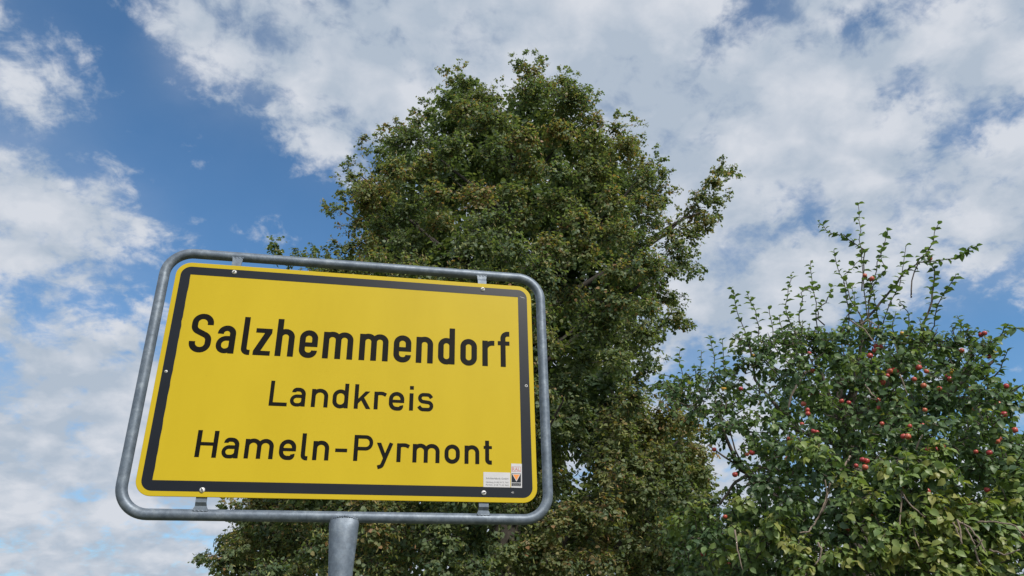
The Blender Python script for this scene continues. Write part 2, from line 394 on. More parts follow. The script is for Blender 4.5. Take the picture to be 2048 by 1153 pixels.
A.a(-367.8, -319.3, b_, X_, 111.5, 105, 11.5, 1.5)
A.ribbon([(-294.8, 164.6), (-294.8, 62.5, 11), (-279, 62.5)], w=14.6)
A.poly([(-268.6, 133.6), (-226.7, 133.6), (-226.7, 121), (-251.5, 69), (-226.6, 69), (-226.6, 56), (-270.7, 56), (-270.7, 67.5), (-245.5, 120.8), (-268.6, 120.8)])
A.n(-214.2, -166.3, b_, X_, 164.8)
A.e(-152.5, -104.3, b_, X_, 88.0, 77.5, 12.5)
A.m(-89.8, -49.3, -9.2, b_ + .3, X_)
A.m(7.9, 47.4, 87.1, b_ + .8, X_ + .4)
A.e(101.8, 150.5, b_ + 1.3, X_ + 1, 89.3, 79, 12.5)
A.n(164.3, 211.6, b_ + 1.6, X_ + 1)
A.d(226.0, 273.2, b_ + 2, X_ + 1, 167.3)
A.o(289.2, 336.6, b_ + 2, X_ + 1.8)
A.ribbon([(360.1, 59), (360.1, 135.9)]); A.ribbon([(360.12, 105), (360.12, 129.3, 21), (387.3, 129.3)], w=14.6)
A.ribbon([(412.6, 59.3), (412.6, 160.3, 14), (431.7, 160.3)], w=14.6); A.ribbon([(397.4, 130.8), (431.6, 130.8)], w=12.3)
A.build('lettering')
B = Ink(10.5); b_, X_, C_ = -80.7, -30.6, -12.4
B.ribbon([(-208.4, -13.4), (-208.4, -77, 0), (-167.8, -77)], w=9.9)
B.a(-161.3, -121.9, b_, X_, -42.5, -49, 8, 4)
B.n(-106.6, -63.6, b_, X_)
B.d(-52.0, -11.0, b_, X_ + .4, C_)
B.ribbon([(10, b_), (10, C_)]); B.poly([(33.3, -31.6), (45.6, -31.6), (14.8, -66.6), (14.8, -53.2)]); B.poly([(36.6, -80.3), (48.6, -80.3), (30.1, -48.6), (22.6, -56.4)])
B.ribbon([(62.2, b_ + .5), (62.2, X_ - .4)]); B.ribbon([(62.22, -52), (62.22, -35.3, 15), (79, -35.3, 12), (88.5, -39.6)], w=9.6)
B.e(96.5, 137.5, b_ + .3, X_ + .3, -59.5, -67, 8, -2.5)
B.ribbon([(156.6, -79.6), (156.6, -31.2)]); B.poly([(151.6, -10.6), (162, -10.4), (162.2, -20.6), (151.7, -20.6)])
B.ribbon([(211.5, -42.3), (205, -33.7, 9), (179.6, -33.7, 11), (179.6, -52.5, 10), (211.6, -56, 10), (211.6, -75.4, 11), (184, -75.4, 10), (177, -66.8)], w=9.7)
B.build('lettering')
D_ = Ink(10.6); b_, X_, C_ = -221.2, -170.4, -152.6
D_.ribbon([(-369.6, b_), (-369.6, C_)], w=11); D_.ribbon([(-329.4, b_ - .5), (-329.4, C_ - .6)], w=11); D_.ribbon([(-369.6, -187.1), (-329.4, -187.3)], w=8.6)
D_.a(-313, -271.9, b_ - .5, X_, -183, -189.5, 8, 4)
D_.m(-257.8, -223, -187.6, b_, X_ - .3)
D_.e(-173.7, -132.2, b_, X_ - .2, -199.6, -207, 8, -2.5)
D_.ribbon([(-114, C_ + .6), (-114, -216.4, 8), (-102.0, -216.4)])
D_.n(-90.2, -49.6, b_ + .6, X_ - .2)
D_.ribbon([(-34, -193.5), (-3.8, -193.4)], w=9)
D_.ribbon([(18.2, -219.6), (18.2, -151.6)]); D_.ribbon([(18.2, -156.2), (56.8, -156.2, 14.5), (56.8, -187.3, 14.5), (18.2, -187.3)], w=9.2)
D_.poly([(71.3, -170.3), (82.3, -170.3), (97.5, -206.5), (92, -217.5)]); D_.ribbon([(109.2, -170.2), (90.5, -220.5), (86.5, -231.5, 9), (75.8, -234.7)], w=10)
D_.ribbon([(129.2, -219.5), (129.2, -170.2)]); D_.ribbon([(129.22, -191), (129.22, -174.6, 15), (146.5, -174.6, 12), (156, -178.6)], w=9.6)
D_.m(165.5, 200.4, 236.7, -219.3, X_ + .4)
D_.o(249.9, 290.7, -219, X_ + .5)
D_.n(303.6, 343.2, -219.1, X_ + .5)
D_.ribbon([(364.7, -155.3), (364.7, -214.3, 8), (377.3, -214.3)]); D_.ribbon([(355.3, -173.6), (377.7, -173.6)], w=7.6)
D_.build('lettering')

# stickers
def flat(name, pts, y, mat, parent):
    return mesh_obj(name, [(x / 1000, SY - y, ZC + z / 1000) for x, z in pts], [tuple(range(len(pts)))], mat, parent)
def slab(name, pts, y, mat, parent):
    n_ = len(pts); V = [(x / 1000, SY - y, ZC + z / 1000) for x, z in pts] + [(x / 1000, SY - .00155, ZC + z / 1000) for x, z in pts]
    F = [tuple(reversed(range(n_)))] + [(i, (i + 1) % n_, (i + 1) % n_ + n_, i + n_) for i in range(n_)]
    return mesh_obj(name, V, F, mat, parent)
def text_mesh(name, lines, mat, parent, y):
    """lines: (string, x0, x1, z0, height) ; joined as one printed part"""
    V = []; F = []
    for (s_, x0, x1, z0, hh) in lines:
        cu = bpy.data.curves.new('print', 'FONT'); cu.body = s_; cu.size = 1; cu.resolution_u = 2
        to = bpy.data.objects.new('print', cu); COL.objects.link(to); bpy.context.view_layer.update()
        me = bpy.data.meshes.new_from_object(to.evaluated_get(bpy.context.evaluated_depsgraph_get()))
        xs = [v.co.x for v in me.vertices]; ys = [v.co.y for v in me.vertices]; mn, mx_ = min(xs), max(xs); yt_ = max(ys)
        base = len(V)
        for v in me.vertices: V.append(((x0 + (v.co.x - mn) / (mx_ - mn) * (x1 - x0)) / 1000, SY - y, ZC + (z0 + v.co.y / yt_ * hh) / 1000))
        F += [tuple(base + i for i in p.vertices) for p in me.polygons]
        bpy.data.objects.remove(to); bpy.data.curves.remove(cu); bpy.data.meshes.remove(me)
    return mesh_obj(name, V, F, mat, parent)
st1 = slab('maker_sticker', [(354.3, -240), (427, -240), (426.6, -279), (354.3, -279.3)], .0022, m_wht, sign)
text_mesh('sticker_print', [('Schilderfabrik GmbH', 361, 421.5, -258.6, 4.6), ('Hamburg (0 40) 54 72 74-0', 361, 421.5, -268.3, 4.0), ('Parchim  (0 38 71) 62 96-0', 361, 421.5, -275.2, 4.0)], m_txt, st1, .0024)
st2 = slab('quality_seal_sticker', [(430, -215.3), (459.4, -215.6), (458.2, -279.4), (428.6, -279.1)], .0023, m_wht, sign)
def frame_ring(name, x0, x1, z0, z1, w, y, mat, parent):
    P_ = [(x0, z0), (x1, z0), (x1, z1), (x0, z1)]; Q = [(x0 + w, z0 + w), (x1 - w, z0 + w), (x1 - w, z1 - w), (x0 + w, z1 - w)]
    V = [(x / 1000, SY - y, ZC + z / 1000) for x, z in P_ + Q]; F = [(i, (i + 1) % 4, (i + 1) % 4 + 4, i + 4) for i in range(4)]
    return mesh_obj(name, V, F, mat, parent)
frame_ring('red_frame', 431.2, 455.9, -237.2, -223.6, .8, .0025, m_red, st2)
text_mesh('seal_lettering', [('RAL', 433, 454.2, -235, 9.2)], m_red, st2, .0025)
flat('black_square', [(430.6, -241.8), (456, -241.8), (455.5, -265.5), (430.3, -265.4)], .0025, m_blk, st2)
flat('white_triangle', [(431.8, -243.2), (455, -243.2), (443.4, -263.6)], .0027, m_wht, st2)
flat('orange_triangle', [(434.6, -244.8), (452.3, -244.8), (443.4, -260.2)], .0029, m_ora, st2)
flat('black_bar', [(430.3, -267), (455.4, -267), (455.2, -275.2), (430.1, -275.1)], .0025, m_blk, st2)
text_mesh('bar_print', [('GÜTEZEICHEN', 431.5, 454, -270.2, 2.2), ('VERKEHRSZEICHEN', 431.5, 454, -273.8, 2.0)], m_wht, st2, .0027)
text_mesh('size_mark', [('41', 429, 435.5, -294.6, 5.2)], m_wht, panel, .0022)
flat('scratch', [(466.6, 283.8), (480, 280.2), (479.6, 279.2), (472, 281.3), (466.6, 282.9)], .0022, m_wht, panel)

def lathe(name, c, prof, mat, parent, n=20, axis='y', seg=None):
    V = []; F = []; m = len(prof)
    for (r, h) in prof:
        for i in range(n):
            a = 2 * math.pi * i / n
            if axis == 'y': V.append((c[0] + r * math.cos(a), c[1] + h, c[2] + r * math.sin(a)))
            else: V.append((c[0] + r * math.cos(a), c[1] + r * math.sin(a), c[2] + h))
    for a in range(m - 1):
        for i in range(n):
            j = (i + 1) % n; F.append((a * n + i, a * n + j, (a + 1) * n + j, (a + 1) * n + i))
    F.append(tuple(range(n))); F.append(tuple(reversed(range((m - 1) * n, m * n))))
    return mesh_obj(name, V, F, mat, parent, smooth=True)
for (bx, bz) in ((-.3488, .2975), (.3538, .2992), (-.3439, -.3016), (.3552, -.2946)):
    bo = lathe('bolt', (bx, SY, ZC + bz), [(.0018, -.0062), (.0038, -.0058), (.0058, -.0042), (.0066, -.0020), (.0066, -.0014), (.0032, -.0013), (.0032, .012)], m_bolt, sign)
    a = random.uniform(0, 3.1); ca, sa = math.cos(a), math.sin(a); V = []
    for yy in (-.0066, -.0058):
        for (p, q) in ((-.0045, -.0007), (.0045, -.0007), (.0045, .0007), (-.0045, .0007)): V.append((bx + p * ca - q * sa, SY + yy, ZC + bz + p * sa + q * ca))
    mesh_obj('slot', V, [(0, 1, 2, 3), (7, 6, 5, 4), (0, 4, 5, 1), (1, 5, 6, 2), (2, 6, 7, 3), (3, 7, 4, 0)], m_blk, bo)
lathe('rivet', (-.4774, SY, ZC - .002), [(.0012, -.0042), (.0030, -.0036), (.0040, -.0022), (.0040, -.0014)], m_bolt, sign, 14)
# small open hole with a bare metal rim on the right hand border
rv = lathe('rivet', (.4777, SY, ZC + .0056), [(.0022, -.0023), (.0030, -.0030), (.0038, -.0027), (.0040, -.0014)], m_bolt, sign, 16)
lathe('rivet_hole', (.4777, SY, ZC + .0056), [(.0005, -.0029), (.0022, -.0028), (.0023, -.0020)], m_blk, rv, 14)

# tube frame
TY = SY + .021; TR = .0138
def sweep(name, path, rad, mat, parent, closed=False, nseg=16, smooth=True, sub=None):
    path = [Vector(p) for p in path]; m = len(path); V = []; F = []
    up = Vector((0, 1, 0)); 
    if not closed and abs((path[-1] - path[0]).normalized().dot(up)) > .95: up = Vector((1, 0, 0))
    for i, p in enumerate(path):
        a = path[i - 1] if (i > 0 or closed) else path[0]; c_ = path[(i + 1) % m] if (i < m - 1 or closed) else path[-1]
        t_ = (c_ - a).normalized(); s_ = t_.cross(up)
        if s_.length < .05: s_ = t_.cross(Vector((1, .1, 0)))
        s_.normalize(); w = s_.cross(t_); r = rad[i] if hasattr(rad, '__len__') else rad
        for k_ in range(nseg):
            an = 2 * math.pi * k_ / nseg; V.append(p + s_ * (r * math.cos(an)) + w * (r * math.sin(an)))
    for i in range(m if closed else m - 1):
        for k_ in range(nseg):
            a = i * nseg + k_; b__ = i * nseg + (k_ + 1) % nseg; c_ = ((i + 1) % m) * nseg; F.append((a, b__, c_ + (k_ + 1) % nseg, c_ + k_))
    if not closed: F.append(tuple(reversed(range(nseg)))); F.append(tuple(range((m - 1) * nseg, m * nseg)))
    return mesh_obj(name, V, F, mat, parent, smooth=smooth)
loop = rr(.5345, .3575, .070, 14); path = []
for i, p in enumerate(loop):
    q = loop[(i + 1) % len(loop)]; d = math.hypot(q[0] - p[0], q[1] - p[1]); ns = max(1, int(d / .08))
    for s_ in range(ns): path.append((p[0] + (q[0] - p[0]) * s_ / ns, TY, ZC + p[1] + (q[1] - p[1]) * s_ / ns))
sweep('tube_frame', path, TR, m_galv, sign, closed=True, nseg=28)
# welded lugs
for (bx, s_) in ((-.3470, 1), (.3530, 1), (-.3435, -1), (.3560, -1)):
    hw = .0128; V = []; prof_ = [(.286, hw), (.330, hw), (.338, hw + (.0008 if s_ < 0 else .0004)), (.3445, hw + (.004 if s_ < 0 else .0012)), (.350, hw + (.006 if s_ < 0 else .002))]
    for yy in (SY + .0022, SY + .0062):
        for (z, w) in prof_: V.append((bx - w, yy + (.006 if z > .333 else 0), ZC + s_ * z)); V.append((bx + w, yy + (.006 if z > .333 else 0), ZC + s_ * z))
    n_ = len(prof_) * 2; F = []
    for i in range(len(prof_) - 1):
        a = 2 * i; F += [(a, a + 1, a + 3, a + 2), (n_ + a + 2, n_ + a + 3, n_ + a + 1, n_ + a), (a, a + 2, n_ + a + 2, n_ + a), (a + 3, a + 1, n_ + a + 1, n_ + a + 3)]
    F += [(1, 0, n_, n_ + 1), (n_ - 2, n_ - 1, 2 * n_ - 1, 2 * n_ - 2)]
    br = mesh_obj('bracket', V, F, m_galv, sign)
    wp = []; 
    for k_ in range(13):
        f_ = k_ / 12 * 2 - 1; wp.append((bx + f_ * (hw + .004), TY - TR * .82, ZC + s_ * (.3575 - TR * (.62 + .06 * math.sin(k_ * 2.3)))))
    sweep('weld', wp, [.0022 + .0008 * math.sin(k_ * 1.9) for k_ in range(13)], m_galv, br, nseg=8)
# post, flattened and widened where it meets the frame
PVv = []; PFf = []; nseg = 40
zs = [(-.3645, .0374, .0178), (-.3655, .0376, .0186), (-.370, .0373, .0202), (-.378, .0366, .0228), (-.40, .0353, .0246), (-.43, .0334, .0262), (-.47, .0307, .0280), (-.50, .0291, .0290), (-.54, .0290, .0290), (-1.2, .0290, .0290), (-ZC - .3, .0290, .0290)]
for (z, rx, ry) in zs:
    for k_ in range(nseg):
        a = 2 * math.pi * k_ / nseg; sg = lambda v: math.copysign(abs(v) ** (.8 if z > -.4 else .95), v)
        zt = z
        if z >= -.366: zt = z + .0085 * math.sin(a) ** 2 - .002
        PVv.append((.0022 + rx * sg(math.cos(a)), TY + ry * sg(math.sin(a)), ZC + zt))
for i in range(len(zs) - 1):
    for k_ in range(nseg):
        a = i * nseg + k_; b__ = i * nseg + (k_ + 1) % nseg; PFf.append((a, b__, b__ + nseg, a + nseg))
PFf.append(tuple(range(nseg))); PFf.append(tuple(reversed(range((len(zs) - 1) * nseg, len(zs) * nseg))))
post = mesh_obj('post', PVv, PFf, m_galv, sign, smooth=True)
wp = []; wr = []
for k_ in range(61):
    a = math.pi + math.pi * k_ / 60
    wp.append((.0022 + .0372 * math.cos(a), TY + .0180 * math.sin(a) - .0005, ZC - .3668 + .0085 * math.sin(a) ** 2 + .0004 * math.sin(k_ * 1.3))); wr.append(.0027 + .0008 * math.sin(k_ * 2.1))
sweep('weld', wp, wr, m_galv, post, nseg=8)

# ------------------------------------------------------------------ foliage tools
def nrm(v): return v / np.maximum(np.linalg.norm(v, axis=-1, keepdims=True), 1e-9)
LIN = (np.array([[0, 0, 0], [-.44, .14, .07], [.44, .14, .07], [-.42, .55, .04], [.42, .55, .04], [0, .48, -.04], [0, 1, -.16]], float),
       np.array([[0, 1, 5], [0, 5, 2], [1, 3, 5], [2, 5, 4], [3, 6, 5], [5, 6, 4]]))
APP = (np.array([[0, 0, 0], [-.30, .26, .09], [.30, .26, .09], [-.31, .62, .04], [.31, .62, .04], [0, .36, 0], [0, .72, -.08], [0, 1, -.26]], float),
       np.array([[0, 1, 5], [0, 5, 2], [1, 3, 5], [3, 6, 5], [5, 6, 2], [6, 4, 2], [3, 7, 6], [6, 7, 4]]))
BRA = (np.array([[0, 0, 0], [-.11, .35, .03], [.11, .35, .0], [-.09, .8, -.05], [.10, .8, -.02], [0, 1, -.12]], float),
       np.array([[0, 1, 2], [1, 3, 2], [2, 3, 4], [3, 5, 4]]))
def place(tpl, pos, ax, up, size, tint):
    T, F = tpl; y = nrm(ax); x = nrm(np.cross(y, up)); z = np.cross(x, y); n = len(pos)
    V = pos[:, None, :] + size[:, None, None] * (T[None, :, 0:1] * x[:, None, :] + T[None, :, 1:2] * y[:, None, :] + T[None, :, 2:3] * z[:, None, :])
    FF = F[None] + (np.arange(n) * len(T))[:, None, None]
    return V.reshape(-1, 3), FF.reshape(-1, 3), np.repeat(tint, len(T))
class Cloud:
    def __init__(s): s.V = []; s.F = []; s.T = []; s.n = 0
    def add(s, V, F, T): s.V.append(V); s.F.append(F + s.n); s.T.append(T); s.n += len(V)
    def build(s, name, mat, parent): return np_mesh(name, np.concatenate(s.V), np.concatenate(s.F), mat, parent, {'tint': np.concatenate(s.T)})
def rdir(n):
    v = rng.normal(size=(n, 3)); return nrm(v)
def sticks(p0, p1, r0, r1):
    """thin three sided twigs as arrays"""
    d = nrm(p1 - p0); a = nrm(np.cross(d, np.array([.3, .5, .81]))); b = np.cross(d, a); n = len(p0); V = []
    for (p, r) in ((p0, r0), (p1, r1)):
        for k_ in range(3):
            an = 2.094 * k_; V.append(p + (a * math.cos(an) + b * math.sin(an)) * r)
    V = np.stack(V, 1); F = np.array([[0, 1, 4], [0, 4, 3], [1, 2, 5], [1, 5, 4], [2, 0, 3], [2, 3, 5]])
    return V.reshape(-1, 3), (F[None] + (np.arange(n) * 6)[:, None, None]).reshape(-1, 3), np.zeros(n * 6)
def spray(cloud, bracts, twigs, c, r, ntw, per, size, tint, tpl, droop=.5, brown=0., outward=None, lift=.35):
    """leafy twigs filling a clump of radius r round c"""
    u_ = rdir(ntw); u_[:, 2] = u_[:, 2] * .75 + .28
    if outward is not None: u_ = u_ + outward * .35
    u_ = nrm(u_)
    s0 = c + u_ * (r * rng.uniform(.15, .60, (ntw, 1))); d = nrm(u_ + rdir(ntw) * .55 + np.array([0, 0, lift]) * rng.uniform(-.4, 1, (ntw, 1)))
    ln = r * rng.uniform(.45, .85, (ntw, 1)); s1 = s0 + d * ln
    if twigs is not None: twigs.add(*sticks(s0, s1, .006, .003))
    f = np.linspace(.12, 1.0, per)[None, :, None] + rng.uniform(-.05, .05, (ntw, per, 1))
    pos = s0[:, None] + d[:, None] * ln[:, None] * f - np.array([0, 0, 1.]) * (f ** 2) * ln[:, None] * .22
    side = np.cross(d, np.array([0, 0, 1.])); side = nrm(side)
    alt = np.where(np.arange(per) % 2 == 0, 1., -1.)[None, :, None]
    ax = d[:, None] * .5 + side[:, None] * alt * .8 + rng.normal(size=(ntw, per, 3)) * .38 + np.array([0, 0, -droop])
    up = np.array([0, 0, 1.]) * .75 + u_[:, None] * .65 + rng.normal(size=(ntw, per, 3)) * .42
    pos = pos.reshape(-1, 3) + rng.normal(size=(ntw * per, 3)) * size * .35; n = len(pos)
    tt = tint + np.repeat(rng.normal(size=ntw) * .10, per) + rng.normal(size=n) * .06
    hi = (np.repeat(u_[:, 2], per) > .0); tt = np.where((rng.random(n) < brown * np.where(hi, 1, .35)), rng.uniform(.8, 1, n), tt)
    cloud.add(*place(tpl, pos, ax.reshape(-1, 3), up.reshape(-1, 3), size * rng.uniform(.6, 1.2, n), np.clip(tt, 0, 1)))
    if bracts is not None:
        m = int(n * (.26 + .5 * brown)); idx = rng.integers(0, n, m)
        bx = rng.normal(size=(m, 3)) * .6 + np.array([0, 0, -.6]); bu = rdir(m)
        bracts.add(*place(BRA, pos[idx] + rng.normal(size=(m, 3)) * .03, bx, bu, rng.uniform(.045, .08, m), np.clip(rng.normal(.35 + brown * .9, .22, m), 0, 1)))
def inpoly(x, y, P_):
    c = False; n = len(P_); j = n - 1
    for i in range(n):
        if (P_[i][1] > y) != (P_[j][1] > y) and x < (P_[j][0] - P_[i][0]) * (y - P_[i][1]) / (P_[j][1] - P_[i][1]) + P_[i][0]: c = not c
        j = i
    return c
def edge_dist(x, y, P_):
    best = 1e9
    for i in range(len(P_)):
        a = P_[i - 1]; b = P_[i]; vx, vy = b[0] - a[0], b[1] - a[1]; t_ = max(0, min(1, ((x - a[0]) * vx + (y - a[1]) * vy) / (vx * vx + vy * vy)))
        best = min(best, math.hypot(x - a[0] - t_ * vx, y - a[1] - t_ * vy))
    return best
def scatter(P_, spacing, margin, tries=6000, holes=()):
    pts = []; xs = [p[0] for p in P_]; ys = [p[1] for p in P_]
    for _ in range(tries):
        x = random.uniform(min(xs), max(xs)); y = random.uniform(min(ys), max(ys))
        if not inpoly(x, y, P_) or edge_dist(x, y, P_) < margin: continue
        if any(math.hypot(x - h[0], y - h[1]) < h[2] for h in holes): continue
        if any((x - p[0]) ** 2 + (y - p[1]) ** 2 < spacing ** 2 for p in pts): continue
        pts.append((x, y))
    return pts
def limb_path(a, b, bend=.12, n=8, sag=0.):
    a = np.array(a); b = np.array(b); L_ = np.linalg.norm(b - a); w = rng.normal(size=3) * bend * L_; w2 = rng.normal(size=3) * bend * .35 * L_
    return [tuple(a + (b - a) * t_ + w * math.sin(math.pi * t_) * (1 - t_ * .3) + w2 * math.sin(2 * math.pi * t_) + np.array([0, 0, -sag * L_]) * t_ * (t_ - 1) * -1) for t_ in np.linspace(0, 1, n)]

# ------------------------------------------------------------------ linden
LC = at(1010, 900, 14.0); lbase = (float(LC[0]), float(LC[1]), 0.0)
lin = empty('linden_tree', lbase, 'tall bushy linden with dark green leaves and brownish seed bracts behind the yellow sign', 'tree')
LPOLY = [(1020, 120), (1060, 115), (1105, 150), (1150, 160), (1190, 205), (1205, 245), (1250, 240), (1290, 290), (1300, 330), (1335, 350), (1345, 395), (1320, 440), (1310, 500),
         (1330, 560), (1325, 640), (1310, 690), (1300, 740), (1310, 790), (1380, 810), (1420, 860), (1430, 930), (1440, 1000), (1450, 1200), (430, 1200), (415, 1120), (460, 1060), (470, 1000), (520, 900), (520, 720), (560, 560), (640, 515),
         (700, 500), (705, 430), (700, 370), (740, 330), (760, 290), (800, 265), (850, 235), (870, 190), (905, 155), (960, 165), (1010, 185)]
holes = [(1155, 935, 34), (1185, 965, 22), (925, 325, 16), (1118, 335, 12), (950, 420, 14), (1310, 450, 12), (830, 480, 10), (700, 465, 10)]
def lin_depth(px, py):
    cx = 1015 + (py - 105) * -.03; w = 120 + 420 * min(1, max(0, (py - 105) / 520)) ** .75
    q = min(.98, abs(px - cx) / w); return 3.7 * math.sqrt(1 - q * q) * min(1, .35 + (py - 105) / 620)
lc = Cloud(); lb = Cloud(); lt = Cloud()
OUT = [(1038, 140, 22), (1062, 150, 30), (1085, 185, 40), (1125, 175, 30), (1130, 210, 45), (1165, 215, 28), (935, 175, 30), (960, 205, 40), (912, 165, 20), (985, 205, 26), (895, 205, 26),
       (1180, 255, 40), (1235, 262, 24), (1250, 300, 42), (1275, 345, 40), (1310, 350, 26), (1300, 390, 38), (1318, 410, 22),
       (1435, 345, 18), (1452, 355, 12), (1420, 375, 26), (1395, 400, 28), (1430, 405, 20), (1385, 435, 32), (1415, 440, 18), (1370, 470, 34), (1400, 470, 14), (1345, 500, 34), (1355, 530, 32), (1380, 545, 16), (1330, 545, 36), (1335, 470, 18),
       (1300, 450, 30), (1275, 490, 40), (1290, 540, 40), (1310, 590, 34), (1338, 600, 22), (1345, 635, 28), (1325, 650, 24), (1360, 655, 12), (1285, 620, 40), (1270, 680, 38), (1285, 730, 26), (1265, 760, 34), (1295, 715, 16),
       (1320, 790, 16), (1345, 800, 24), (1385, 820, 24), (1365, 850, 42), (1405, 870, 22), (1395, 910, 34), (1400, 950, 28), (1330, 830, 30), (1300, 850, 45), (1260, 820, 45), (1240, 880, 50), (1300, 920, 50), (1350, 930, 45),
       (1290, 990, 55), (1230, 960, 44), (1350, 1000, 50), (1400, 1010, 36), (1210, 1020, 45), (1150, 1020, 40), (1110, 1050, 42), (1170, 1070, 50), (1060, 1090, 34), (1020, 1110, 30), (985, 1130, 26), (1080, 1125, 42), (1130, 1130, 50), (1200, 1130, 50), (1270, 1080, 50), (1330, 1080, 50), (1390, 1080, 45), (1300, 1145, 50),
       (862, 232, 20), (838, 250, 22), (820, 268, 26), (790, 290, 30), (765, 305, 20), (740, 297, 12), (775, 340, 36), (712, 338, 14), (708, 358, 20), (725, 385, 32), (700, 395, 16), (745, 420, 40), (685, 425, 14), (663, 426, 8), (720, 455, 30), (735, 495, 34), (700, 500, 24),
       (670, 512, 14), (645, 510, 16), (618, 518, 12), (598, 522, 8), (562, 508, 7), (553, 495, 5), (680, 540, 20),
       (455, 1008, 12), (480, 1015, 20), (520, 1015, 26), (560, 1020, 34), (495, 1045, 24), (530, 1060, 32), (470, 1075, 12), (452, 1080, 9), (480, 1095, 26), (430, 1120, 14), (410, 1117, 6), (455, 1130, 26), (510, 1120, 34), (560, 1100, 40), (600, 1060, 40), (610, 1120, 44), (480, 1150, 26),
       (660, 1050, 36), (760, 1060, 34), (740, 1110, 40), (800, 1110, 40)]
blobs = []
for (x, y, r) in OUT:
    base = 14. - .35 * lin_depth(x, y) + random.uniform(-.5, .4)
    if y > 780 and x > 980: base = 10.6 + random.uniform(-.4, .5) + max(0, (1010 - y)) * .004
    if x < 640 and y > 980: base = 12.5 + random.uniform(-.4, .4)
    blobs.append((x, y, r * .88, base, 0))
for (x, y) in scatter(LPOLY, 54, 38, 9000, holes):
    D = 14. - lin_depth(x, y) + random.uniform(-1.0, .8)
    if y > 800 and x > 1000: D = 11.2 + random.uniform(-.4, .6)
    blobs.append((x, y, random.uniform(34, 52), D, 1))
for (x, y) in scatter(LPOLY, 50, 66, 5000, [(h[0], h[1], h[2] + 30) for h in holes]):
    blobs.append((x, y, random.uniform(50, 66), 14.2 + random.uniform(-.6, .9), 2))
for (x, y) in scatter(LPOLY, 66, 85, 2500, [(h[0], h[1], h[2] + 30) for h in holes]):
    blobs.append((x, y, random.uniform(60, 80), 16.4 + random.uniform(-.6, .6), 2))
for (x, y, r) in OUT:
    if x > 980 and y > 820: continue
    vx, vy = x - 1010, y - 520; vl = math.hypot(vx, vy)
    for _ in range(2):
        a = math.atan2(vy, vx) + random.uniform(-.7, .7); q = r * random.uniform(.95, 1.25)
        blobs.append((x + math.cos(a) * q, y + math.sin(a) * q - 4, random.uniform(7, 13), 14. - .3 * lin_depth(x, y), 0))
lcen = np.array([LC[0], LC[1], 7.0])
for (x, y, r, D, kind) in blobs:
    c = at(x, y, D); rw = pxr(x, y, D, r); rel = c - lcen; rel[2] *= .4
    hsh = .5 + .5 * math.sin(c[0] * 2.1 + 1.3) * math.cos(c[2] * 1.7 + c[1] * .9)
    brown = max(0, .045 + .42 * (hsh - .45) + random.uniform(-.08, .14)) if kind < 2 else 0
    if y < 430: brown *= 1.2
    tint = .37 + .16 * hsh + random.uniform(-.10, .10) - (.05 if kind == 2 else 0)  # core clumps tinted darker: shade inside the crown put into leaf colour
    if x > 980 and y > 830: tint += .08
    ntw = int((46 if kind == 2 else 112) * max(.25, (rw / .45)) ** 1.7) + 3
    if kind == 0 and r > 15: ntw = int(ntw * (.8 if (x > 1320 and y < 660) else .8))
    if r < 15 and kind == 0: ntw = 4; rw *= 1.7
    spray(lc, lb if kind < 2 else None, lt if kind < 2 else None, c, rw, ntw, 8 if kind < 2 else 7, .056 if kind < 2 else .12, tint, LIN, .45, brown, nrm(rel))
lc.build('foliage', m_lin, lin); lb.build('seed_bracts', m_bract, lin); lt.build('twigs', m_bark, lin)
# trunk and boughs
tp = [(lbase[0], lbase[1], -.1), (lbase[0] + .05, lbase[1], 1.2), (lbase[0] - .05, lbase[1] + .1, 3), (lbase[0] + .1, lbase[1], 5.5), (lbase[0], lbase[1] + .1, 8), (lbase[0] + .25, lbase[1], 10.5), (lbase[0] + .3, lbase[1], 12.6)]
sweep('trunk', tp, [.42, .34, .30, .24, .17, .09, .03], m_bark, lin, nseg=14)
def on_trunk(z):
    for a, b in zip(tp[:-1], tp[1:]):
        if a[2] <= z <= b[2]: f_ = (z - a[2]) / (b[2] - a[2]); return np.array(a) + (np.array(b) - np.array(a)) * f_
    return np.array(tp[-1])
tg = [(1410, 390), (1345, 500), (1340, 630), (1290, 340), (1170, 230), (1080, 170), (940, 190), (830, 270), (720, 350), (690, 425), (700, 500), (600, 520), (470, 1020), (430, 1120), (520, 1060), (1380, 860), (1300, 900), (1100, 1060), (1200, 1000),
      (900, 350), (1050, 350), (1180, 430), (820, 430), (1000, 500), (1200, 600), (1150, 760), (900, 600), (1380, 930), (1290, 740)]
for (x, y) in tg:
    D = 14.0 if y < 760 else 12.3
    e_ = at(x, y, D); st_ = on_trunk(max(1.8, min(11.5, e_[2] - 1.2 - .45 * math.hypot(e_[0] - lbase[0], e_[1] - lbase[1]))))
    L_ = float(np.linalg.norm(e_ - st_)); pa = limb_path(st_, e_, .06, 9)
    sweep('branch', pa, [(.022 * L_ ** .7) * (1 - i / 8.8) + .008 for i in range(9)], m_bark, lin, nseg=8)
# bare bough reaching out on the right
a_ = at(1255, 505, 13.4); b2 = at(1400, 425, 13.4); sweep('branch', limb_path(a_, b2, .03, 8), [.05, .046, .042, .038, .034, .028, .02, .012], m_bark, lin, nseg=8)

